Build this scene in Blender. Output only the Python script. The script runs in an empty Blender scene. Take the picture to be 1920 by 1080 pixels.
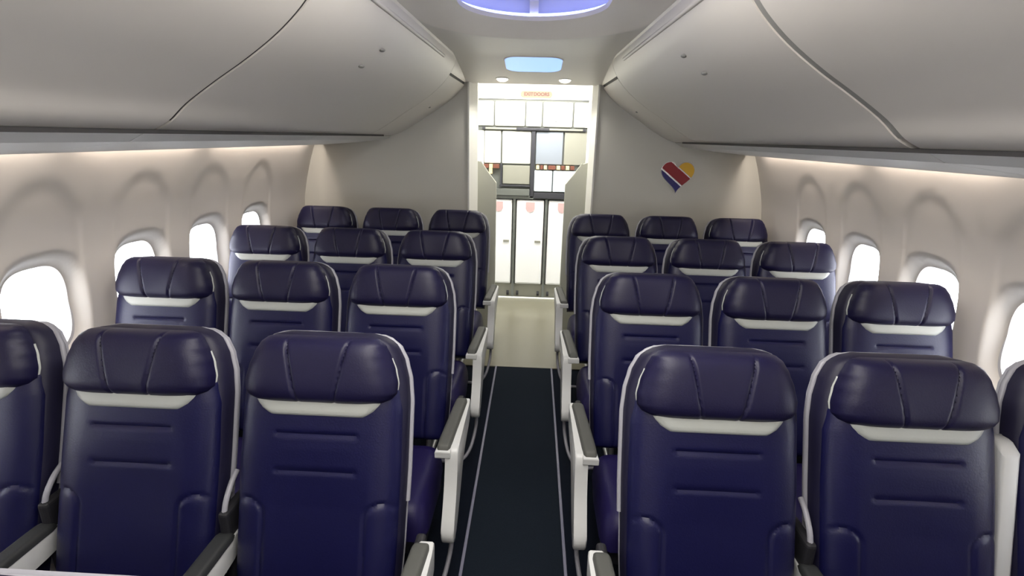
import bpy, bmesh, math, random
from mathutils import Vector, Matrix
random.seed(4)
PI = math.pi
sc = bpy.context.scene
C = sc.collection

# ------------------------------------------------------------------ camera
YAW, PIT, ROL, FPX, CX, CZ = .037, .289, .025, 950.0, .026, 1.641
fw = Vector((-math.sin(YAW)*math.cos(PIT), math.cos(YAW)*math.cos(PIT), -math.sin(PIT)))
r0 = Vector((math.cos(YAW), math.sin(YAW), 0)); u0 = r0.cross(fw)
rt = math.cos(ROL)*r0 + math.sin(ROL)*u0; up = rt.cross(fw)
cam = bpy.data.cameras.new('camera'); camo = bpy.data.objects.new('camera', cam); C.objects.link(camo)
m = Matrix.Identity(4)
for i in range(3):
    m[i][0] = rt[i]; m[i][1] = up[i]; m[i][2] = -fw[i]
m[0][3], m[1][3], m[2][3] = CX, 0, CZ
camo.matrix_world = m
cam.sensor_width = 36; cam.lens = FPX/1920*36; cam.clip_start = .02
sc.camera = camo

# ------------------------------------------------------------------ world, exposure, lights
w = bpy.data.worlds.new('daylight'); sc.world = w; w.use_nodes = True
w.node_tree.nodes['Background'].inputs[0].default_value = (.92, .95, 1, 1)
w.node_tree.nodes['Background'].inputs[1].default_value = 9.5
sc.view_settings.view_transform = 'Standard'; sc.view_settings.look = 'None'
sc.view_settings.gamma = 1; sc.view_settings.use_curve_mapping = False
sc.view_settings.exposure = 0.0

def area(name, loc, rot, sx, sy, power, col=(1, 1, 1), spread=PI):
    l = bpy.data.lights.new(name, 'AREA'); l.shape = 'RECTANGLE'; l.size = sx; l.size_y = sy
    l.energy = power; l.color = col; l.spread = spread
    o = bpy.data.objects.new(name, l); C.objects.link(o); o.location = loc; o.rotation_euler = rot
    return o
# cabin ceiling wash: lamps set in the ceiling channel
area('ceiling_channel_lamp', (0, .25, 2.15), (0, 0, 0), .54, 2.8, 48, (1, .95, .87))
# cove lamps above the outer edge of the service panels, washing the side walls
for s in (-1, 1):
    for (ya, yb) in ((-1.0, 1.72), (1.82, 2.5), (2.62, 3.72)):
        area('wall_wash_lamp', (s*1.585, (ya+yb)/2, 1.625), (0, 0, 0), .03, yb-ya, 5.0*(yb-ya), (1, .88, .78))
# lamps of the doorway and of the galley
for x in (-.215, .215):
    l = bpy.data.lights.new('doorway_spot_lamp', 'SPOT'); l.energy = 9; l.spot_size = 2.4; l.spot_blend = .7; l.shadow_soft_size = .03
    l.color = (1, .95, .85)
    o = bpy.data.objects.new('doorway_spot_lamp', l); C.objects.link(o); o.location = (x, 3.745, 1.985)
area('galley_ceiling_lamp', (0, 4.62, 2.13), (math.radians(22), 0, 0), 1.3, .3, 46, (1, .97, .9))

# ------------------------------------------------------------------ materials
def mat(name, col, rough=.5, spec=.5, bump=0, bscale=60, metal=0, emit=None, estr=0, var=0, sheen=0, coat=0):
    M = bpy.data.materials.new(name); M.use_nodes = True
    nt = M.node_tree; b = nt.nodes['Principled BSDF']
    b.inputs['Base Color'].default_value = (*col, 1); b.inputs['Roughness'].default_value = rough
    b.inputs['Specular IOR Level'].default_value = spec; b.inputs['Metallic'].default_value = metal
    if coat: b.inputs['Coat Weight'].default_value = coat; b.inputs['Coat Roughness'].default_value = .3
    if emit:
        b.inputs['Emission Color'].default_value = (*emit, 1); b.inputs['Emission Strength'].default_value = estr
    tc = nt.nodes.new('ShaderNodeTexCoord')
    n = nt.nodes.new('ShaderNodeTexNoise'); n.inputs['Scale'].default_value = bscale; n.inputs['Detail'].default_value = 3
    nt.links.new(tc.outputs['Object'], n.inputs['Vector'])
    if bump:
        bp = nt.nodes.new('ShaderNodeBump'); bp.inputs['Strength'].default_value = bump; bp.inputs['Distance'].default_value = .002
        nt.links.new(n.outputs['Fac'], bp.inputs['Height']); nt.links.new(bp.outputs['Normal'], b.inputs['Normal'])
    if var:
        mx = nt.nodes.new('ShaderNodeMix'); mx.data_type = 'RGBA'
        mx.inputs[6].default_value = (*[c*(1-var) for c in col], 1); mx.inputs[7].default_value = (*[min(1, c*(1+var)) for c in col], 1)
        nt.links.new(n.outputs['Fac'], mx.inputs[0]); nt.links.new(mx.outputs[2], b.inputs['Base Color'])
    return M
LEATHER = mat('navy_leather', (.0048, .0050, .043), .40, .40, .2, 220, var=.12)
HEADL = mat('headrest_leather', (.0072, .0060, .034), .44, .36, .2, 220, var=.12)
PANL = mat('pan_leather', (.010, .006, .06), .5, .4, .25, 220, var=.12)
SHELL = mat('seat_shell', (.01, .009, .03), .5, .4, .1, 90)
RIM = mat('grey_rim', (.30, .30, .34), .4)
STRIP = mat('grey_strip', (.42, .44, .42), .45, bump=.1)
WPLAST = mat('white_plastic', (.56, .57, .57), .4, bump=.05)
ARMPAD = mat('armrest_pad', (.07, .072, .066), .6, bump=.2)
ARMPAD_SHADE = mat('shaded_armrest_pad', (.022, .024, .026), .6, bump=.2)  # inner armrest pads, with their shadow mixed into the colour
BLACK = mat('dark_plastic', (.012, .012, .016), .6)
METAL = mat('grey_metal', (.45, .46, .47), .35, metal=.6)
BIN = mat('bin_plastic', (.66, .63, .58), .42, .4, .03, 30)
CEIL = mat('ceiling_plastic', (.86, .83, .76), .5, .4, .03, 30)
WALL = mat('sidewall_plastic', (.66, .63, .59), .65, .2, .03, 30)
PSU = mat('service_panel_plastic', (.62, .61, .58), .5, .4)
BULK = mat('bulkhead_laminate', (.52, .51, .46), .55, .3, .05, 80)
FRAME = mat('doorframe_white', (.82, .82, .78), .45)
LAVW = mat('lavatory_wall', (.80, .77, .68), .5)
CAB = mat('cabinet_laminate', (.50, .51, .45), .55, .3, .04, 60)
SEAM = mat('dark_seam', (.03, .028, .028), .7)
SEAMG = mat('grey_seam', (.28, .28, .26), .7)
LIP = mat('cove_lip', (.93, .88, .80), .5)
DOME = mat('channel_dome', (.62, .60, .60), .6)
BLUE = mat('blue_cove_light', (.1, .15, .6), .5, emit=(.26, .33, 1), estr=6)
BLUEL = mat('blue_lens', (.2, .4, .9), .4, emit=(.33, .55, 1), estr=1.0)
SPOTL = mat('spot_lens', (1, .95, .85), .3, emit=(1, .93, .78), estr=3)
COVEW = mat('warm_cove_light', (1, .9, .8), .4, emit=(1, .85, .7), estr=2.2)
GLASS = mat('window_acrylic', (1, 1, 1), .02)
GLASS.node_tree.nodes['Principled BSDF'].inputs['Transmission Weight'].default_value = 1
GLASS.node_tree.nodes['Principled BSDF'].inputs['IOR'].default_value = 1.02
WFRAME = mat('window_frame', (.66, .66, .68), .45)
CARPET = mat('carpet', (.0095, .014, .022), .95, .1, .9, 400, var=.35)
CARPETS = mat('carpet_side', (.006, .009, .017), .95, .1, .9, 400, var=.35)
LINO = mat('vinyl_floor', (.20, .19, .14), .28, .5, .1, 150, var=.06)
PATH = mat('path_strip', (.17, .17, .24), .4)
GWHITE = mat('galley_white', (.82, .82, .76), .4)
GBLUE = mat('galley_grey_blue', (.24, .27, .32), .45)
GGREY = mat('galley_grey', (.27, .27, .23), .45)
GDARK = mat('galley_dark', (.035, .036, .045), .45)
GMID = mat('galley_mid', (.13, .14, .13), .4)
CARTW = mat('cart_white', (.90, .91, .92), .35)
PINK = mat('faded_red_label', (.55, .38, .38), .5)
CREAM = mat('cream_latch', (.75, .6, .33), .5)
BROWN = mat('brown_latch', (.16, .055, .035), .5)
DRAWER = mat('ice_drawer', (.62, .70, .76), .35)
RED = mat('emblem_red', (.24, .002, .010), .3)
HBLUE = mat('emblem_blue', (.012, .012, .13), .3)
YEL = mat('emblem_yellow', (.62, .36, .02), .3)
SILV = mat('emblem_silver', (.75, .72, .74), .2, metal=.7)
SIGNT = mat('sign_tan', (.20, .155, .10), .5)
SIGNR = mat('sign_red', (.12, .035, .025), .5)

# ------------------------------------------------------------------ helpers
def link(name, me, M, parent=None, smooth=False):
    o = bpy.data.objects.new(name, me); C.objects.link(o)
    if M: me.materials.append(M)
    if smooth:
        for p in me.polygons: p.use_smooth = True
    if parent: o.parent = parent
    return o
def fin(name, bm, M, parent=None, smooth=False, dbl=0):
    if dbl: bmesh.ops.remove_doubles(bm, verts=bm.verts, dist=dbl)
    bmesh.ops.recalc_face_normals(bm, faces=bm.faces)
    me = bpy.data.meshes.new(name); bm.to_mesh(me); bm.free()
    o = link(name, me, M, parent, smooth)
    if smooth and hasattr(me, 'set_sharp_from_angle'): me.set_sharp_from_angle(angle=math.radians(50))
    return o
def abox(bm, a, b, bev=0):
    c = [(a[i]+b[i])/2 for i in range(3)]; s = [abs(b[i]-a[i]) for i in range(3)]
    r = bmesh.ops.create_cube(bm, size=1, matrix=Matrix.Translation(c) @ Matrix.Diagonal((*s, 1)))
    if bev:
        es = list({e for v in r['verts'] for e in v.link_edges})
        bmesh.ops.bevel(bm, geom=es, offset=min(bev, min(s)*.45), segments=3, profile=.5, affect='EDGES')
def box(name, a, b, M, parent=None, bev=.003):
    bm = bmesh.new(); abox(bm, a, b, bev); return fin(name, bm, M, parent)
def atube(bm, pts, r, n=8, closed=False):
    pts = [Vector(p) for p in pts]; rings = []; N = len(pts)
    for i, p in enumerate(pts):
        if closed: d = pts[(i+1) % N]-pts[i-1]
        else: d = pts[min(i+1, N-1)]-pts[max(i-1, 0)]
        d.normalize(); ref = Vector((0, 0, 1)) if abs(d.z) < .9 else Vector((1, 0, 0))
        if i and rings: ref = last
        a = (ref - d*ref.dot(d)).normalized(); last = a; b = d.cross(a)
        rr = r[i] if isinstance(r, (list, tuple)) else r
        rings.append([bm.verts.new(p+rr*(math.cos(2*PI*k/n)*a+math.sin(2*PI*k/n)*b)) for k in range(n)])
    for i in range(N if closed else N-1):
        A, B = rings[i], rings[(i+1) % N]
        for k in range(n): bm.faces.new((A[k], A[(k+1) % n], B[(k+1) % n], B[k]))
    if not closed: bm.faces.new(rings[0][::-1]); bm.faces.new(rings[-1])
def tube(name, pts, r, M, parent=None, n=10, closed=False):
    bm = bmesh.new(); atube(bm, pts, r, n, closed); return fin(name, bm, M, parent, True)
def smooth_pts(P, k=6):
    out = []; P = [Vector(p) for p in P]
    for i in range(len(P)-1):
        a, b, c, d = P[max(i-1, 0)], P[i], P[i+1], P[min(i+2, len(P)-1)]
        for j in range(k):
            t = j/k
            out.append(.5*((2*b)+(c-a)*t+(2*a-5*b+4*c-d)*t*t+(3*b-a-3*c+d)*t**3))
    return out+[P[-1]]
def prism(name, poly, lo, hi, axis, M, parent=None, bev=0, smooth=False):
    """extrude a 2D outline along an axis; outline coords are the two other axes in order"""
    bm = bmesh.new()
    def mk(p, h):
        if axis == 0: return (h, p[0], p[1])
        if axis == 1: return (p[0], h, p[1])
        return (p[0], p[1], h)
    A = [bm.verts.new(mk(p, lo)) for p in poly]; B = [bm.verts.new(mk(p, hi)) for p in poly]
    n = len(poly)
    for i in range(n): bm.faces.new((A[i], A[(i+1) % n], B[(i+1) % n], B[i]))
    fa = bm.faces.new(A[::-1]); fb = bm.faces.new(B)
    if bev: bmesh.ops.bevel(bm, geom=list(fa.edges)+list(fb.edges), offset=bev, segments=2, profile=.5, affect='EDGES')
    return fin(name, bm, M, parent, smooth)
def lerp(tab, t):
    if t <= tab[0][0]: return tab[0][1]
    for (a, x), (b, y) in zip(tab, tab[1:]):
        if t <= b:
            k = (t-a)/(b-a); k = k*k*(3-2*k)*.5+k*.5
            return x+(y-x)*k
    return tab[-1][1]
def thing(name, label, cat, loc=(0, 0, 0), group=None):
    o = bpy.data.objects.new(name, None); C.objects.link(o); o.location = loc; o.empty_display_size = .1
    o['label'] = label; o['category'] = cat
    if group: o['group'] = group
    return o
def tag(o, label, cat, group=None):
    o['label'] = label; o['category'] = cat
    if group: o['group'] = group
    return o
def st(o): o['kind'] = 'structure'; return o

# ------------------------------------------------------------------ floor
Y0, YB, YG = -1.2, 3.87, 5.15
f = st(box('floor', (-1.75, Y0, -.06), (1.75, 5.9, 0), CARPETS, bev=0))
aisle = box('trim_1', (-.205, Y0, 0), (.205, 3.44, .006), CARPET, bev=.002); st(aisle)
fl = st(box('trim_2', (-1.75, 3.44, 0), (1.75, 5.85, .008), LINO, bev=.001))
for i, s in enumerate((-1, 1)):
    st(box('trim_%d' % (3+i), (s*.205-.0065, Y0, 0), (s*.205+.0065, 3.44, .010), PATH, bev=.002))
st(box('trim_5', (-.47, 5.10, .008), (.47, 5.135, .022), FRAME))

# ------------------------------------------------------------------ side walls with window funnels
PROF = [(0, 1.70), (.25, 1.74), (.5, 1.765), (.75, 1.765), (1.0, 1.745), (1.2, 1.725), (1.4, 1.675), (1.56, 1.62), (1.75, 1.54), (1.95, 1.42)]
PROFD = [(p.x, p.y) for p in smooth_pts([(a, b, 0) for a, b in PROF], 24)]
def wx(z):
    lo, hi = 0, len(PROFD)-1
    if z <= PROFD[0][0]: return PROFD[0][1]
    if z >= PROFD[-1][0]: return PROFD[-1][1]
    while hi-lo > 1:
        md = (lo+hi)//2
        if PROFD[md][0] <= z: lo = md
        else: hi = md
    (a, x), (b, y) = PROFD[lo], PROFD[hi]
    return x+(y-x)*(z-a)/(b-a)
WC = [1.70+.487*k for k in range(-5, 4)]       # window centres along the cabin
ZC, WHY, WHZ = .975, .128, .168
ZL, ZH = .58, 1.54
def sidewall(s, nm):
    bm = bmesh.new()
    def sm(t): t = max(0, min(1, t)); return t*t*(3-2*t)
    def disp(dy, z):
        # tall arched recess around the window
        hw = .165
        top = 1.45
        if z > top-hw*1.25: q = math.hypot(dy/hw, (z-(top-hw*1.25))/(hw*1.25))
        else: q = abs(dy)/hw
        d = .0048*sm((1.06-q)/.14)*sm((z-.66)/.1)
        e = ((abs(dy)/(WHY+.035))**3+(abs(z-ZC)/(WHZ+.035))**3)**(1/3)
        d += .045*sm((1.12-e)/.30)
        return d
    NA, NR = 72, 22
    h = .487/2
    for yc in WC:
        rings = []
        for k in range(NR+1):
            t = (k/NR)**1.35; ring = []
            for a in range(NA):
                th = 2*PI*a/NA; c, sn = math.cos(th), math.sin(th)
                q = (abs(c)**3.2+abs(sn)**3.2)**(-1/3.2)
                yi, zi = WHY*q*c, WHZ*q*sn
                H1, H2 = ZH-ZC, ZC-ZL
                m1 = max(abs(c), abs(sn)); yo = h*c/m1; zo = (H1 if sn > 0 else H2)*sn/m1
                y, z = yi+(yo-yi)*t, ZC+zi+(zo-zi)*t
                ring.append(bm.verts.new((s*(wx(z)+disp(y, z)), yc+y, z)))
            rings.append(ring)
        for k in range(NR):
            for a in range(NA):
                A, B = rings[k], rings[k+1]
                bm.faces.new((A[a], A[(a+1) % NA], B[(a+1) % NA], B[a]))
    ya, yb = WC[0]-h, WC[-1]+h
    def strip(y1, y2, zs):
        for z1, z2 in zip(zs, zs[1:]):
            bm.faces.new([bm.verts.new((s*wx(z), y, z)) for y, z in ((y1, z1), (y2, z1), (y2, z2), (y1, z2))])
    zlow = [0, .15, .3, .45, ZL]; zhi = [ZH, 1.6, 1.7, 1.8, 1.95]
    strip(ya, yb, zlow); strip(ya, yb, zhi)
    if yb < 4.0: strip(yb-.004, 4.0, [z*.01 for z in range(0, 196)])
    return st(fin(nm, bm, WALL, None, True))
sidewall(-1, 'wall_left'); sidewall(1, 'wall_right')
# outer skin so that light comes in through the windows only
n = 0
for s in (-1, 1):
    for k, yc in enumerate(WC):
        n += 1
        xg = wx(ZC)+.066
        def outline(sy, sz, N=48, p=3.2):
            return [(yc+WHY*sy*(abs(math.cos(t))**p+abs(math.sin(t))**p)**(-1/p)*math.cos(t),
                     ZC+WHZ*sz*(abs(math.cos(t))**p+abs(math.sin(t))**p)**(-1/p)*math.sin(t)) for t in [2*PI*i/N for i in range(N)]]
        bm = bmesh.new()
        L = []
        for (ov, x) in ((outline(1.12, 1.1), xg-.012), (outline(1.0, 1.0), xg-.016), (outline(.95, .96), xg+.004), (outline(.93, .94), xg+.03), (outline(1.25, 1.2), xg+.03)):
            L.append([bm.verts.new((s*x, a, b)) for a, b in ov])
        for A, B in zip(L, L[1:]):
            for i in range(48): bm.faces.new((A[i], A[(i+1) % 48], B[(i+1) % 48], B[i]))
        wf = fin('window_%d' % n, bm, WFRAME, None, True); st(wf)
        pane = prism('pane', outline(.95, .96), s*(xg+.008), s*(xg+.011), 0, GLASS, wf)

# ------------------------------------------------------------------ bulkheads and doorway
def bin_prof(y):
    k = .022*(3.87-y)
    base = [(.448, 2.100), (.458, 2.060), (.485, 2.005), (.53, 1.948), (.60, 1.885), (.69, 1.822), (.78, 1.767), (.87, 1.708), (.96, 1.660), (1.035, 1.634)]
    return [(x+k*(1 if z > 1.7 else max(0, (z-1.634)/.066)), z) for x, z in base]
JI = {-1: .407, 1: .430}; JO = {-1: .466, 1: .468}
HZ = 2.016
for s, nm in ((-1, 'wall_aft_left'), (1, 'wall_aft_right')):
    st(box(nm, (s*JO[s], YB, 0), (s*1.9, YB+.05, 2.3), BULK, bev=0))
# splayed white jambs
for i, s in enumerate((-1, 1)):
    poly = [(s*(JO[s]+.004), YB-.012), (s*(JO[s]-.008), YB-.018), (s*JI[s], YB+.07), (s*JI[s], YB+.10), (s*(JO[s]+.004), YB+.10)]
    st(prism('trim_%d' % (6+i), poly, 0, 2.06, 2, FRAME, bev=.002))
st(box('trim_8', (-.47, YB+.0, HZ), (.47, YB+.10, 2.3), FRAME, bev=.004))
for s, nm in ((-1, 'wall_lavatory_left'), (1, 'wall_lavatory_right')):
    st(box(nm, (s*.475, YB+.05, 0), (s*1.9, 4.62, 2.2), LAVW, bev=0))
st(box('ceiling', (-1.9, 3.95, 2.16), (1.9, 5.9, 2.2), CEIL, bev=0))
# vestibule outer walls with the open doors' daylight opening left clear of the floor
for s, nm in ((-1, 'wall_vestibule_left'), (1, 'wall_vestibule_right')):
    st(box(nm, (s*1.72, 5.12, 0), (s*1.78, 5.9, 2.2), LAVW, bev=0))
st(box('wall_rear', (-1.8, 5.85, 0), (1.8, 5.9, 2.2), LAVW, bev=0))
st(box('wall_front_added', (-1.9, Y0-.05, 0), (1.9, Y0, 2.4), WALL, bev=0))  # added unseen wall, shuts the cabin behind the camera to contain light

# chamfered partition panels inside the doorway
for s in (-1, 1):
    t = thing('partition_panel', 'grey-beige chamfered partition just inside the doorway, %s of the aisle' % ('left' if s < 0 else 'right'), 'partition', (s*.38, 4.12, 0), 'partitions flanking the doorway')
    i0 = .272 if s < 0 else .276
    poly = [(s*i0-s*.38, .008), (s*i0-s*.38, 1.29), (s*.40-s*.38, 1.45), (s*.474-s*.38, 1.475), (s*.474-s*.38, .008)]
    prism('panel', poly, -.016, .016, 1, CAB, t, bev=.004)
    poly2 = [(s*(i0+.012)-s*.38, 1.288), (s*.402-s*.38, 1.455), (s*.402-s*.38, 1.463), (s*(i0+.012)-s*.38, 1.297)]
    prism('edge_trim', poly2, -.012, .012, 1, CAB, t)
# ------------------------------------------------------------------ cabin ceiling with rounded lighting channel
YC, RI = 2.235, .295
def zb(y):
    if y < 3.17: return 2.10
    return 2.10-.125*(y-3.17)
def ceil_mesh():
    bm = bmesh.new(); rows = []
    XW = .62
    path = []
    for k in range(20): path.append((Vector((0, Y0+(YC-Y0)*k/20, 0)), 0.0))
    for k in range(65): path.append((Vector((0, YC, 0)), PI*k/64))
    for k in range(1, 21): path.append((Vector((0, YC-(YC-Y0)*k/20, 0)), PI))
    for o, th in path:
        d = Vector((math.cos(th), math.sin(th), 0)); row = []
        R = min(XW/abs(d.x) if abs(d.x) > 1e-6 else 9, (YB+.02-o.y)/d.y if d.y > 1e-6 else 9)
        Rb = .50-.03*max(0, d.y)**2
        rs = [RI, RI+.004]+[RI+(Rb-RI)*k/12 for k in range(1, 13)]+[Rb+(R-Rb)*(k/16) for k in range(1, 17)]
        row.append(bm.verts.new((o.x+d.x*(RI+.03), o.y+d.y*(RI+.03), 2.168)))
        row.append(bm.verts.new((o.x+d.x*RI, o.y+d.y*RI, 2.164)))
        for r in rs[1:]:
            x, y = o.x+d.x*r, o.y+d.y*r
            t = min(1, max(0, (r-RI)/(Rb-RI)))
            z = zb(y)+.050*(1-t)**1.25*(1 if r > RI+.005 else .95)
            if r > Rb: z = zb(y)
            z -= .004*math.exp(-((t-.93)/.1)**2)
            row.append(bm.verts.new((x, y, z)))
        rows.append(row)
    for A, B in zip(rows, rows[1:]):
        for i in range(len(A)-1): bm.faces.new((A[i], A[i+1], B[i+1], B[i]))
    return bm, rows
bm, rows = ceil_mesh()
NR_ = len(rows[0])
cl = fin('ceiling', bm, CEIL, None, True); st(cl)
cl.data.materials.append(LIP)
for p in cl.data.polygons:
    if p.index % (NR_-1) < 13: p.material_index = 1
# dome above the lip
bm = bmesh.new(); rw = []
path = [(Y0+(YC-Y0)*k/12, 0.0) for k in range(12)]+[(YC, PI*k/40) for k in range(41)]+[(YC-(YC-Y0)*k/12, PI) for k in range(1, 13)]
for yo, th in path:
    d = Vector((math.cos(th), math.sin(th), 0)); row = []
    for k in range(13):
        a = PI/2*k/12; r = .385*math.cos(a)
        row.append(bm.verts.new((d.x*r, yo+d.y*r, 2.155+.15*math.sin(a)**.9)))
    rw.append(row)
for A, B in zip(rw, rw[1:]):
    for i in range(12): bm.faces.new((A[i], A[i+1], B[i+1], B[i]))
dm = fin('ceiling', bm, DOME, None, True, 1e-5); st(dm)
# the closing rib that splits the channel end
rib = [(YC-.25, 2.287), (YC+.1, 2.283), (YC+.2, 2.262), (YC+.29, 2.225), (YC+.34, 2.17), (YC+.34, 2.19), (YC+.30, 2.25), (YC+.1, 2.31), (YC-.25, 2.31)]
st(prism('trim_9', rib, -.02, .02, 0, LIP))
# blue light tube lying on the lip
pts = [(.33, y, 2.176) for y in (Y0+.1, 0, 1, YC)]+[(.33*math.cos(t), YC+.33*math.sin(t), 2.176) for t in [PI*k/24 for k in range(1, 24)]]+[(-.33, y, 2.176) for y in (YC, 1, 0, Y0+.1)]
tag(tube('cove_light', pts, .007, BLUE), 'blue light strip hidden along the lip of the rounded ceiling channel', 'light')
# blue rounded ceiling lens
t = thing('ceiling_lens', 'glowing blue rounded-rectangle lamp in the ceiling ahead of the doorway', 'lamp', (0, 3.37, zb(3.37)))
def rrect(hx, hy, r, n=6):
    P = []
    for cx, cy, a0 in ((hx-r, hy-r, 0), (-hx+r, hy-r, 90), (-hx+r, -hy+r, 180), (hx-r, -hy+r, 270)):
        for k in range(n+1):
            a = math.radians(a0+90*k/n); P.append((cx+r*math.cos(a), cy+r*math.sin(a)))
    return P
# front edge (towards the cabin) with larger corner radii
P = rrect(.172, .165, .075)
bl = prism('lens', P, -.006, .012, 2, BLUEL, t, bev=.003); bl.rotation_euler.x = -.1244
bm = bmesh.new(); atube(bm, [(a*1.02, b*1.02, -.002) for a, b in P], .005, 6, True)
rr = fin('rim', bm, CEIL, t, True); rr.rotation_euler.x = -.1244
for s in (-1, 1):
    t = thing('reading_spot', 'small round glowing ceiling spot over the doorway, %s one' % ('left' if s < 0 else 'right'), 'spotlight', (s*.215, 3.745, zb(3.745)), 'round ceiling spots over the doorway')
    cir = [(.04*math.cos(2*PI*k/24), .04*math.sin(2*PI*k/24)) for k in range(24)]
    bm = bmesh.new(); bmesh.ops.create_uvsphere(bm, u_segments=24, v_segments=12, radius=1, matrix=Matrix.Diagonal((.042, .042, .022, 1)))
    e = fin('lens', bm, SPOTL, t, True); e.rotation_euler.x = -.1244
    bm = bmesh.new(); atube(bm, [(a*1.08, b*1.08, -.002) for a, b in cir], .005, 6, True)
    e = fin('rim', bm, FRAME, t, True); e.rotation_euler.x = -.1244

# ------------------------------------------------------------------ overhead bins
YS, YF = 1.425, 3.28
def bin_surf(s, ya, yb, name, M, parent, x0=0, i0=0, i1=None, thick=.02, ny=8, crown=.0):
    bm = bmesh.new(); rows = []
    ys = [ya+(yb-ya)*k/ny for k in range(ny+1)]
    for y in ys:
        pr = bin_prof(y); pp = []
        P3 = smooth_pts([(a, b, 0) for a, b in pr], 4)
        lo = int(i0*(len(P3)-1)); hi = int((1 if i1 is None else i1)*(len(P3)-1))
        P3 = P3[lo:hi+1]
        rows.append([bm.verts.new((s*p.x, y, p.y)) for p in P3])
        rows[-1] += [bm.verts.new((s*(p.x+thick*.75), y, p.y+thick*.7)) for p in reversed(P3)]
    n = len(rows[0])
    for A, B in zip(rows, rows[1:]):
        for i in range(n): bm.faces.new((A[i], A[(i+1) % n], B[(i+1) % n], B[i]))
    bm.faces.new(rows[0]); bm.faces.new(rows[-1][::-1])
    return fin(name, bm, M, parent, True)
for s in (-1, 1):
    side = 'left' if s < 0 else 'right'
    gp = .008 if s < 0 else .017
    segs = ((Y0, YS-gp, 'nearest overhead bin on the %s, its curved white door running out of frame' % side),
            (YS+gp, YF-.003, 'overhead bin on the %s between the curved seam and the end panel by the doorway' % side))
    for bi, (ya, yb, lab) in enumerate(segs):
        yo = (ya+yb)/2
        t = thing('overhead_bin', lab, 'overhead bin', (0, 0, 0), 'overhead bins')
        t['label'] = lab
        d = bin_surf(s, ya, yb, 'door', BIN, t, i0=.03, i1=1.0)
        # housing behind the door: upper rail, back and underside
        pr0, pr1 = bin_prof(ya), bin_prof(yb)
        bm = bmesh.new(); R = []
        for y in (ya, yb):
            p = bin_prof(y)
            q = [(p[0][0]-.004, 2.098), (p[0][0]+.012, 2.075), (p[1][0]+.03, 2.03)]+[(a+.035, b+.03) for a, b in p[3:-1]]+[(p[-1][0]+.02, 1.656), (1.55, 1.68), (1.35, 2.10), (p[0][0]+.06, 2.13)]
            R.append([bm.verts.new((s*a, y, b)) for a, b in q])
        k = len(R[0])
        for i in range(k): bm.faces.new((R[0][i], R[0][(i+1) % k], R[1][(i+1) % k], R[1][i]))
        bm.faces.new(R[0]); bm.faces.new(R[1][::-1])
        fin('housing', bm, BIN, t)
        P = [(s*(bin_prof(y)[1][0]+.004), y, bin_prof(y)[1][1]-.006) for y in (ya, (ya+yb)/2, min(yb, 2.95))]
        tube('grip_rail', P, .009, BIN, t, 10)
        if bi == 1:
            bin_surf(s, YS-.025, YS+.025, 'joint_shade', SEAM if s < 0 else SEAMG, t, i0=.03, i1=.9, ny=2, thick=.01).location = (s*.003, 0, .003)  # filler strip coloured like the shadowed gap between the bins
            # two small marks of the door latch
            for yy, iz in ((2.08, 3), (2.04, 4)):
                p = bin_prof(yy)[iz if s < 0 else iz]
                bm = bmesh.new(); bmesh.ops.create_uvsphere(bm, u_segments=12, v_segments=8, radius=1, matrix=Matrix.Translation((s*(p[0]-.001), yy, p[1]-.001)) @ Matrix.Diagonal((.012, .018, .007, 1)))
                fin('latch', bm, SEAMG, t, True)
    # end filler panel by the doorway, split by a short dark slit
    t = thing('bin_end_panel', 'white two-part closing panel at the doorway end of the %s overhead bins' % side, 'panel', (0, 0, 0), 'end panels of the overhead bins')
    bin_surf(s, YF+.003, YB-.006, 'upper_panel', BIN, t, i0=0, i1=.235, ny=3)
    bin_surf(s, YF+.003, YB-.006, 'lower_panel', BIN, t, i0=.275, i1=1, ny=3)
    bin_surf(s, YF+.003, YB-.01, 'slit', SEAM, t, i0=.20, i1=.31, ny=3, thick=.008).location = (s*.006, 0, .006)
    p = bin_prof(3.6)[5]
    bm = bmesh.new(); bmesh.ops.create_uvsphere(bm, u_segments=12, v_segments=8, radius=1, matrix=Matrix.Translation((s*(p[0]), 3.6, p[1])) @ Matrix.Diagonal((.010, .012, .006, 1)))
    fin('button', bm, SEAMG, t, True)
    # dark strip standing for the shadow in the seam between door and housing
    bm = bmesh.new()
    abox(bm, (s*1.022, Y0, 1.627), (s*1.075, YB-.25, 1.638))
    fin('seam_shade', bm, SEAM, t)
    # service panels below the bins
    for k, (ya, yb) in enumerate(((Y0, 1.40), (1.404, 2.55), (2.554, YB-.002))):
        poly = [(s*1.040, 1.629), (s*1.09, 1.604), (s*1.30, 1.578), (s*1.545, 1.556), (s*1.56, 1.562), (s*1.56, 1.595), (s*1.30, 1.632), (s*1.10, 1.655)]
        which = ('nearest the frame edge', 'above the middle windows', 'ending at the bulkhead')[k]
        t2 = thing('service_panel', 'pale service panel under the %s bins, %s' % (side, which), 'panel', (0, 0, 0), 'service panels under the bins')
        prism('panel', poly, ya, yb, 1, PSU, t2, smooth=False)
        # cove lens along its outer edge
        a2, b2 = max(ya, -1), yb
        segl = {0: (-.9, 1.30), 1: (1.84, 2.47), 2: (2.62, 3.62)}[k]
        box('cove_lens', (s*1.562, segl[0], 1.566), (s*1.572, segl[1], 1.576), COVEW, t2, bev=0)
    # pilaster between the wall panels
    for yy, wd in ((2.372+.0, .0), ):
        pass
    # closing trim behind the bins
    poly = [(s*1.60, 1.64), (s*1.50, 1.80), (s*1.30, 2.2), (s*.62, 2.3), (s*.62, 2.34), (s*1.75, 2.3), (s*1.75, 1.7)]
    st(prism('trim_%d' % (10 if s < 0 else 11), poly, Y0, YB, 1, CEIL))
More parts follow.
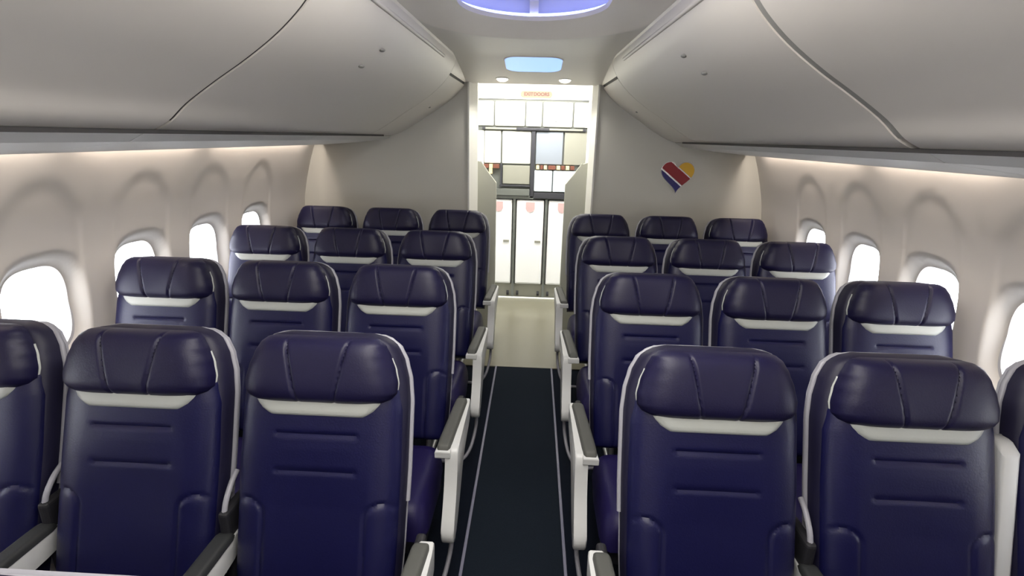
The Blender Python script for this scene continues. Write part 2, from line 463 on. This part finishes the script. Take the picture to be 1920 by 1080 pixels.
st(box('trim_12', (-.62, Y0, 2.32), (.62, YB, 2.34), CEIL, bev=0))

# ------------------------------------------------------------------ heart emblem
t = thing('heart_emblem', 'striped heart emblem in blue, red and yellow with silver edges on the right bulkhead', 'emblem', (1.078, YB, 1.385))
def heart(n=90, k=1.0):
    P = []
    for i in range(n):
        a = 2*PI*i/n
        x = 16*math.sin(a)**3; y = 13*math.cos(a)-5*math.cos(2*a)-2*math.cos(3*a)-math.cos(4*a)
        P.append((x/16*.118*k, (y+2.5)/16*.122*k))
    return P
def clip(P, nx, ny, c):
    out = []
    for i in range(len(P)):
        a, b = P[i-1], P[i]; da, db = nx*a[0]+ny*a[1]-c, nx*b[0]+ny*b[1]-c
        if (da >= 0) != (db >= 0):
            q = da/(da-db); out.append((a[0]+(b[0]-a[0])*q, a[1]+(b[1]-a[1])*q))
        if db >= 0: out.append(b)
    return out
nx, ny = math.sin(math.radians(38)), math.cos(math.radians(38))   # normal of the diagonal bands
prism('silver_base', heart(k=1.03), -.012, -.002, 1, SILV, t)
prism('blue_band', clip(heart(), -nx, -ny, .030), -.020, -.008, 1, HBLUE, t)
prism('red_band', clip(clip(heart(), nx, ny, -.018), -nx, -ny, -.055), -.020, -.008, 1, RED, t)
prism('yellow_band', clip(heart(), nx, ny, .064), -.020, -.008, 1, YEL, t)

# ------------------------------------------------------------------ galley
g = thing('galley_unit', 'bright white galley wall of compartments with dark dividers behind the doorway', 'galley', (0, YG, 0))
def gb(name, x0, x1, z0, z1, M, d0=-.004, d1=.03, parent=g, bev=.003): return box(name, (x0, d0, z0), (x1, d1, z1), M, parent, bev)
# frame: shell with the compartment fronts set in it
bm = bmesh.new()
abox(bm, (-1.0, .02, 1.05), (1.0, .6, 2.15)); abox(bm, (-1.0, .02, .01), (-.50, .6, 1.05)); abox(bm, (.50, .02, .01), (1.0, .6, 1.05))
fin('frame', bm, GMID, g)
gb('header_panel', -.68, .68, 1.992, 2.14, GWHITE)
for a, b in ((-.68, -.383), (-.369, -.082), (-.068, .080), (.096, .376), (.392, .68)):
    p = gb('upper_door', a, b, 1.745, 1.972, GWHITE, -.006, bev=.012)
    if abs(a-.096) < .01: box('knob', (.215, -.014, 1.79), (.225, -.005, 1.80), GMID, p)
gb('light_bar', -.46, .48, 1.712, 1.730, GGREY, -.03, .01)
gb('bar_end', -.49, -.46, 1.710, 1.734, GDARK, -.032, .01); gb('bar_end', .48, .51, 1.708, 1.732, GDARK, -.032, .01)
gb('bar_centre', -.16, .16, 1.709, 1.733, GDARK, -.034, .01)
gb('middle_door', -.47, -.310, 1.392, 1.700, GWHITE, bev=.01); gb('middle_door', -.294, -.014, 1.392, 1.700, GWHITE, bev=.01)
gb('grey_door', .035, .296, 1.392, 1.700, GBLUE, bev=.006); gb('grey_door', .312, .56, 1.392, 1.700, GGREY, bev=.006)
gb('side_post', -.68, -.475, 1.04, 1.700, GWHITE); gb('side_post', .565, .68, 1.04, 1.700, GWHITE)
gb('centre_post', -.010, .026, 1.06, 1.706, GDARK, -.02)
gb('left_post', -.310, -.292, 1.17, 1.39, GDARK, -.012)
gb('oven_panel', -.285, -.016, 1.195, 1.375, GGREY, -.004)
gb('sill', -.292, -.012, 1.170, 1.186, GDARK, -.03)
tube('knob', [(-.302, -.05, 1.178), (-.302, .0, 1.178)], .014, GDARK, g)
gb('countertop', -.46, -.014, 1.085, 1.150, GMID, -.04)
gb('dark_ledge', .03, .46, 1.062, 1.118, GDARK, -.03)
gb('dark_ledge', -.46, .028, 1.050, 1.082, GMID, -.02)
gb('drawer', .030, .206, 1.128, 1.334, DRAWER, -.022, bev=.008); gb('drawer', .216, .44, 1.128, 1.334, DRAWER, -.022, bev=.008)
for a, b, M in ((.045, .075, CREAM), (.085, .112, BROWN), (.12, .150, CREAM), (.162, .235, BROWN), (.245, .28, CREAM), (.29, .325, BROWN), (.335, .37, CREAM), (.38, .42, BROWN),
                (-.475, -.425, BROWN), (-.42, -.385, CREAM), (-.38, -.32, BROWN)):
    gb('latch', a, b, 1.345, 1.383, M, -.03, bev=.003)
gb('latch', -.42, -.388, 1.29, 1.343, CREAM, -.03)
gb('kick_plate', -.50, .50, .010, .150, GGREY, .03, .06)
# oval sign on the galley header
sg = thing('header_sign', 'small oval tan sign with faded red lettering on the galley header', 'sign', (.022, YG-.006, 2.037))
prism('plate', [(x, z) for x, z in rrect(.150, .030, .028)], -.008, .004, 1, SIGNT, sg, bev=.002)
for nm, txt, x, M in (('lettering', 'EXIT', -.074, SIGNR), ('lettering', 'DOORS', .048, SIGNR)):
    cu = bpy.data.curves.new(nm, 'FONT'); cu.body = txt; cu.size = .043; cu.align_x = 'CENTER'; cu.align_y = 'CENTER'; cu.extrude = .002; cu.offset = .0012
    o = bpy.data.objects.new('tmp', cu); C.objects.link(o); bpy.context.view_layer.update()
    me = bpy.data.meshes.new_from_object(o); bpy.data.objects.remove(o)
    me.transform(Matrix.Rotation(PI/2, 4, 'X')); e = link(nm, me, M, sg); e.location = (x, -.010, 0)
# carts
for i, (xc, lab) in enumerate(((-.322, 'left'), (0, 'middle'), (.322, 'right'))):
    t = thing('galley_cart', 'white upright trolley stowed under the galley counter, %s of three' % lab, 'cart', (xc, YG, .008), 'galley carts')
    box('body', (-.139, .0, .15), (.139, .58, 1.030), CARTW, t, .012)
    box('door', (-.128, -.012, .165), (.128, .004, 1.018), CARTW, t, .008)
    sh = [(-.045, 1.012), (.045, 1.012), (.045, .945), (.03, .92), (0, .908), (-.03, .92), (-.045, .945)]
    prism('tag', sh, -.018, -.010, 1, PINK, t)
    box('latch', (.055, -.024, .60), (.115, -.010, .622), GGREY, t)
    for a in (-.11, .11):
        for b in (.06, .5):
            bm = bmesh.new(); bmesh.ops.create_cone(bm, cap_ends=True, segments=20, radius1=.04, radius2=.04, depth=.025, matrix=Matrix.Translation((a, b, .041)) @ Matrix.Rotation(PI/2, 4, 'Y'))
            fin('wheel', bm, GDARK, t)
            box('caster', (a-.014, b-.02, .075), (a+.014, b+.02, .152), METAL, t)
    if i < 2: tag(box('cart_divider', (xc+.148, YG-.005, .008), (xc+.174, YG+.3, 1.048), GMID), 'narrow grey divider post between the %s carts' % ('left and middle' if i == 0 else 'middle and right'), 'post', 'posts between the carts')

# ------------------------------------------------------------------ seats
LB = math.hypot(.23, .68)
SU = Vector((0, .23, .68))/LB; SN = Vector((0, -.68, .23))/LB; SO = Vector((0, -.23, .46))
def S(u, s, d): return SO+Vector((u, 0, 0))+SU*(LB-s)+SN*d        # u sideways, s down from the top, d forward
def pad(name, tab, s0, s1, d0, T, M, parent, nu=60, nv=40, det=None, pu=4, pv=5, mapf=S):
    bm = bmesh.new(); F = []; B = []
    for j in range(nv+1):
        v = j/nv; v = v+.0; s = s0+(s1-s0)*(.5-.5*math.cos(PI*v)*.6-.5*(1-2*v)*.4) if True else v
        wv = lerp(tab, s); ev = abs(2*(s-s0)/(s1-s0)-1); fv = max(0, 1-ev**(pv*2))**.5
        r1, r2 = [], []
        for i in range(nu+1):
            q = i/nu; tt = -(.75*math.cos(PI*q)+.25*(1-2*q))
            fu = max(0, 1-abs(tt)**(pu*2))**.5
            u = tt*wv; dd = d0+T*fu*fv
            if det and 0 < i < nu and 0 < j < nv: dd += det(u, s)*fu*fv
            r1.append(bm.verts.new(mapf(u, s, dd)))
            r2.append(bm.verts.new(mapf(u, s, d0)))
        F.append(r1); B.append(r2)
    for R in (F, B):
        for j in range(nv):
            for i in range(nu): bm.faces.new((R[j][i], R[j][i+1], R[j+1][i+1], R[j+1][i]))
    return fin(name, bm, M, parent, True, 2e-5)
def groove(x, wd): return math.exp(-(x/wd)**2)
SH = [(0, .115), (.004, .140), (.014, .165), (.034, .188), (.07, .206), (.12, .219), (.18, .225), (.35, .226), (.55, .222), (.75, .212)]
BODY = [(.10, .19), (.15, .207), (.2, .214), (.35, .216), (.55, .213), (.75, .205)]
HEAD = [(.008, .130), (.013, .150), (.028, .166), (.055, .180), (.09, .193), (.125, .201), (.150, .200), (.164, .191), (.173, .177), (.180, .158), (.183, .146)]
STR = [(.06, .183), (.09, .1955), (.125, .203), (.155, .200), (.172, .184), (.192, .158), (.210, .136), (.217, .124)]
def head_det(u, s):
    k = (s-.01)/.16
    c = .082-.034*k
    return -.0075*groove(abs(u)-c, .0035)-.004*(abs(u) < c)*(1-(u/c)**2)*.6 + .004*math.sin(PI*min(1, max(0, k)))
def body_det(u, s):
    d = 0
    for sy in (.262, .357):
        d -= .006*groove(s-sy, .005)*(1 if abs(u) < .10 else math.exp(-((abs(u)-.10)/.008)**2))
    if s > .30:                                   # shallow lumbar dish
        k = min(1, (s-.30)/.15); d -= .012*k*max(0, 1-(u/.14)**2)
    # lower side bolsters outlined by an arched seam
    a = abs(u)-.175
    if s > .47: q = abs(a)/.042
    else: q = math.hypot(a/.042, (s-.47)/.035)
    d -= .006*groove((q-1)*.04, .005)
    if q < 1: d += .004*(1-q*q)
    return d
def make_seat():
    t = thing('airline_seat', 'x', 'seat')
    pad('seat_shell', SH, 0, LB+.0, -.085, .06, SHELL, t, 40, 40, pu=9, pv=30)
    pad('back_cover', SH, .004, LB*.95, -.104, .020, RIM, t, 30, 40, pu=9, pv=30)
    # light rim round the back edge of the shell
    P = []
    for k in range(0, 41):
        s = LB*.62*(1-k/40)**1.5; P.append((lerp(SH, s), s))
    pts = [S(-a-.001, s+.004, -.085) for a, s in P]+[S(a, .003, -.085) for a in (-.06, 0, .06)]+[S(a+.001, s+.004, -.085) for a, s in reversed(P)]
    nr = len(pts); tube('shell_rim', pts, [.0075-.0045*max(0, 1-abs(i-nr/2)/9) for i in range(nr)], RIM, t, 8)
    b = pad('backrest', BODY, .10, LB-.005, -.045, .048, LEATHER, t, 100, 120, body_det, 2.6, 14)
    pad('trim_strip', STR, .06, .217, -.03, .040, STRIP, t, 60, 16, lambda u, s: -.030*max(0, min(1, (abs(u)-.15)/.035)), 8, 12)
    pad('headrest', HEAD, .008, .183, -.025, .060, HEADL, t, 120, 44, head_det, 3.0, 3.2)
    # seat cushion
    def cm(u, s, d): return Vector((u, -.20-s, .345+d))
    CW = [(0, .20), (.04, .212), (.2, .222), (.36, .222), (.41, .21), (.425, .195)]
    def cdet(u, s): return -.014*max(0, 1-(u/.2)**2)*max(0, 1-((s-.2)/.2)**2)-.005*groove(s-.045, .006)
    pad('seat_cushion', CW, 0, .425, 0, .118, PANL, t, 50, 36, cdet, 5, 5, mapf=cm)
    box('seat_pan', (-.205, -.585, .247), (.205, -.22, .350), BLACK, t, .02)
    return t
def arm_parts(t, x, outer, raised=False):
    """armrest hinged at the seat's side; x in seat coordinates"""
    if raised:
        a = thing_e('armrest', t, (x, -.12, .60)); 
        bm = bmesh.new(); abox(bm, (-.024, -.30, -.045), (.024, .02, .02), .018)
        o = fin('arm_body', bm, WPLAST, a, True); bmesh_rot(o, math.radians(-80))
        return
    if outer:
        # light side fairing that sweeps from the armrest down to the cushion front
        sy = [(-.12, .606), (-.30, .606), (-.455, .604), (-.480, .585), (-.492, .54), (-.512, .48), (-.545, .42), (-.582, .365), (-.592, .335), (-.578, .305), (-.548, .296),
              (-.505, .325), (-.452, .37), (-.40, .42), (-.345, .47), (-.28, .50), (-.18, .52), (-.13, .54)]
        sy = [(p.x, p.y) for p in smooth_pts([(a, b, 0) for a, b in sy], 3)]
        sg = 1 if x > 0 else -1; xf = x+sg*.020
        prism('side_fairing', sy, xf-.022, xf+.022, 0, WPLAST, t, bev=.007, smooth=True)
        tr = [(x+sg*.012-.024, -.125), (x+sg*.012+.024, -.125), (x-sg*.010+.027, -.490), (x-sg*.010-.027, -.490)]
        prism('arm_body', tr, .575, .6035, 2, WPLAST, t, bev=.005)
    else:
        sy = [(-.10, .604), (-.47, .604), (-.495, .590), (-.47, .565), (-.38, .548), (-.22, .540), (-.13, .548)]
        sy = [(p.x, p.y) for p in smooth_pts([(a, b, 0) for a, b in sy], 3)]
        prism('armrest', sy, x-.022, x+.022, 0, WPLAST, t, bev=.006, smooth=True)
    o = pad('arm_pad', [(0, .019), (.02, .024), (.3, .025), (.34, .023), (.352, .017)], 0, .352, 0, .020, ARMPAD if outer else ARMPAD_SHADE, t, 14, 30, None, 3, 8,
        mapf=lambda u, s, d: Vector((x+u+((1 if x > 0 else -1)*(.010-.020*s/.352) if outer else 0), -.13-s, .603+d)))
    if not outer:
        P = smooth_pts([(x, -.10, .605), (x, -.135, .64), (x, -.125, .69), (x, -.09, .73), (x, -.055, .75)], 5)
        tube('hinge_bracket', P, .0075, RIM, t, 8)
        box('hinge_post', (x-.014, -.145, .42), (x+.014, -.03, .68), BLACK, t, .01)
    else:
        box('hinge_post', (x-.016, -.17, .40), (x+.012, -.08, .60), BLACK, t, .01)
def thing_e(name, parent, loc):
    o = bpy.data.objects.new(name, None); C.objects.link(o); o.parent = parent; o.location = loc; return o
def bmesh_rot(o, a): o.data.transform(Matrix.Rotation(a, 4, 'X'))
def arm_raised(t, x):
    # armrest swung up between two backrests
    P = smooth_pts([(x, -.10, .60), (x, -.07, .72), (x, -.03, .85), (x, .0, .93)], 4)
    bm = bmesh.new(); rings = []
    poly = [(-.145, .56), (-.05, .56), (.03, .885), (.015, .925), (-.03, .93), (-.06, .90)]
    poly = [(p.x, p.y) for p in smooth_pts([(a, b, 0) for a, b in poly], 3)]
    prism('raised_armrest', poly, x-.023, x+.023, 0, WPLAST, t, bev=.008, smooth=True)
    box('hinge_post', (x-.014, -.145, .40), (x+.014, -.06, .58), BLACK, t, .01)
def copy_tree(o, parent=None):
    c = o.copy(); C.objects.link(c); c.parent = parent
    for ch in list(o.children): copy_tree(ch, c)
    return c
ROWS = [.388, 1.209, 1.982, 2.796, 3.649]
RN = ['row at the bottom edge', 'nearest row', 'second row', 'third row', 'back row by the bulkhead']
RO = ['nearest', 'second', 'third', 'rearmost']
A0, SP = .512, .490
proto = make_seat(); first = True
def make_frame(s):
    """legs, beams and bag bar under one group of three seats; built for the right side, s flips it"""
    t = thing('seat_frame', 'x', 'seat frame')
    def X(v): return s*v
    tube('beam', [(X(.33), -.28, .215), (X(1.70), -.28, .215)], .022, METAL, t)
    tube('beam', [(X(.33), -.50, .215), (X(1.70), -.50, .215)], .022, METAL, t)
    for lx in (.47, 1.35):
        bm = bmesh.new()
        atube(bm, [(X(lx), -.50, .22), (X(lx), -.54, .02)], .016)
        atube(bm, [(X(lx), -.28, .22), (X(lx), -.08, .02)], .016)
        atube(bm, [(X(lx), -.56, .018), (X(lx), -.05, .018)], .015)
        fin('leg', bm, METAL, t, True)
    P = smooth_pts([(X(.228), -.50, .335), (X(.226), -.478, .27), (X(.230), -.50, .19), (X(.252), -.575, .115), (X(.30), -.625, .085), (X(.42), -.63, .085)], 5)
    P += [Vector((X(1.6), -.63, .085))]
    tube('bag_bar', P, .0085, RIM, t)
    for q in (.512, 1.002, 1.492):
        box('support', (X(q)-.19, -.52, .215), (X(q)+.19, -.26, .245), BLACK, t)
    return t
frames = {}
for s in (-1, 1):
    side = 'left' if s < 0 else 'right'
    for ri, y in enumerate(ROWS):
        for k, pos in enumerate(('aisle', 'middle', 'window')):
            o = proto if first else copy_tree(proto_clean)
            if first:
                proto_clean = copy_tree(proto); first = False
            xx = s*(A0+SP*k); o.location = (xx, y, 0)
            if pos == 'window':
                o['label'] = 'navy leather seat beside the %s windows, %s' % (side, RN[ri])
            elif pos == 'aisle':
                o['label'] = 'navy leather seat on the %s edge of the aisle, %s' % (side, RN[ri])
                if ri == 0 and s < 0: o['label'] = 'seat back showing only its light grey top rim at the bottom left corner'
            else:
                o['label'] = 'navy leather middle seat of the three on the %s, %s' % (side, RN[ri])
            o['group'] = 'navy airline seats with grey headrest strips'
            # armrests: aisle fairing belongs to the aisle seat, each inner armrest to the seat outboard of it
            if pos == 'aisle': arm_parts(o, -s*(A0-.244), True)
            elif pos == 'middle': arm_parts(o, -s*SP/2, False)
            else:
                if s == 1 and ri == 1: arm_raised(o, -s*SP/2)
                else: arm_parts(o, -s*SP/2, False)
        if s not in frames: frames[s] = make_frame(s); fr = frames[s]
        else: fr = copy_tree(frames[s])
        fr.location = (0, y, 0)
        fr['label'] = 'grey tube legs and bag bar under the %s three seats, %s' % (side, RN[ri]); fr['group'] = 'tube frames under the seats'
# drop the spare prototype
def kill(o):
    for ch in list(o.children): kill(ch)
    bpy.data.objects.remove(o)
kill(proto_clean)
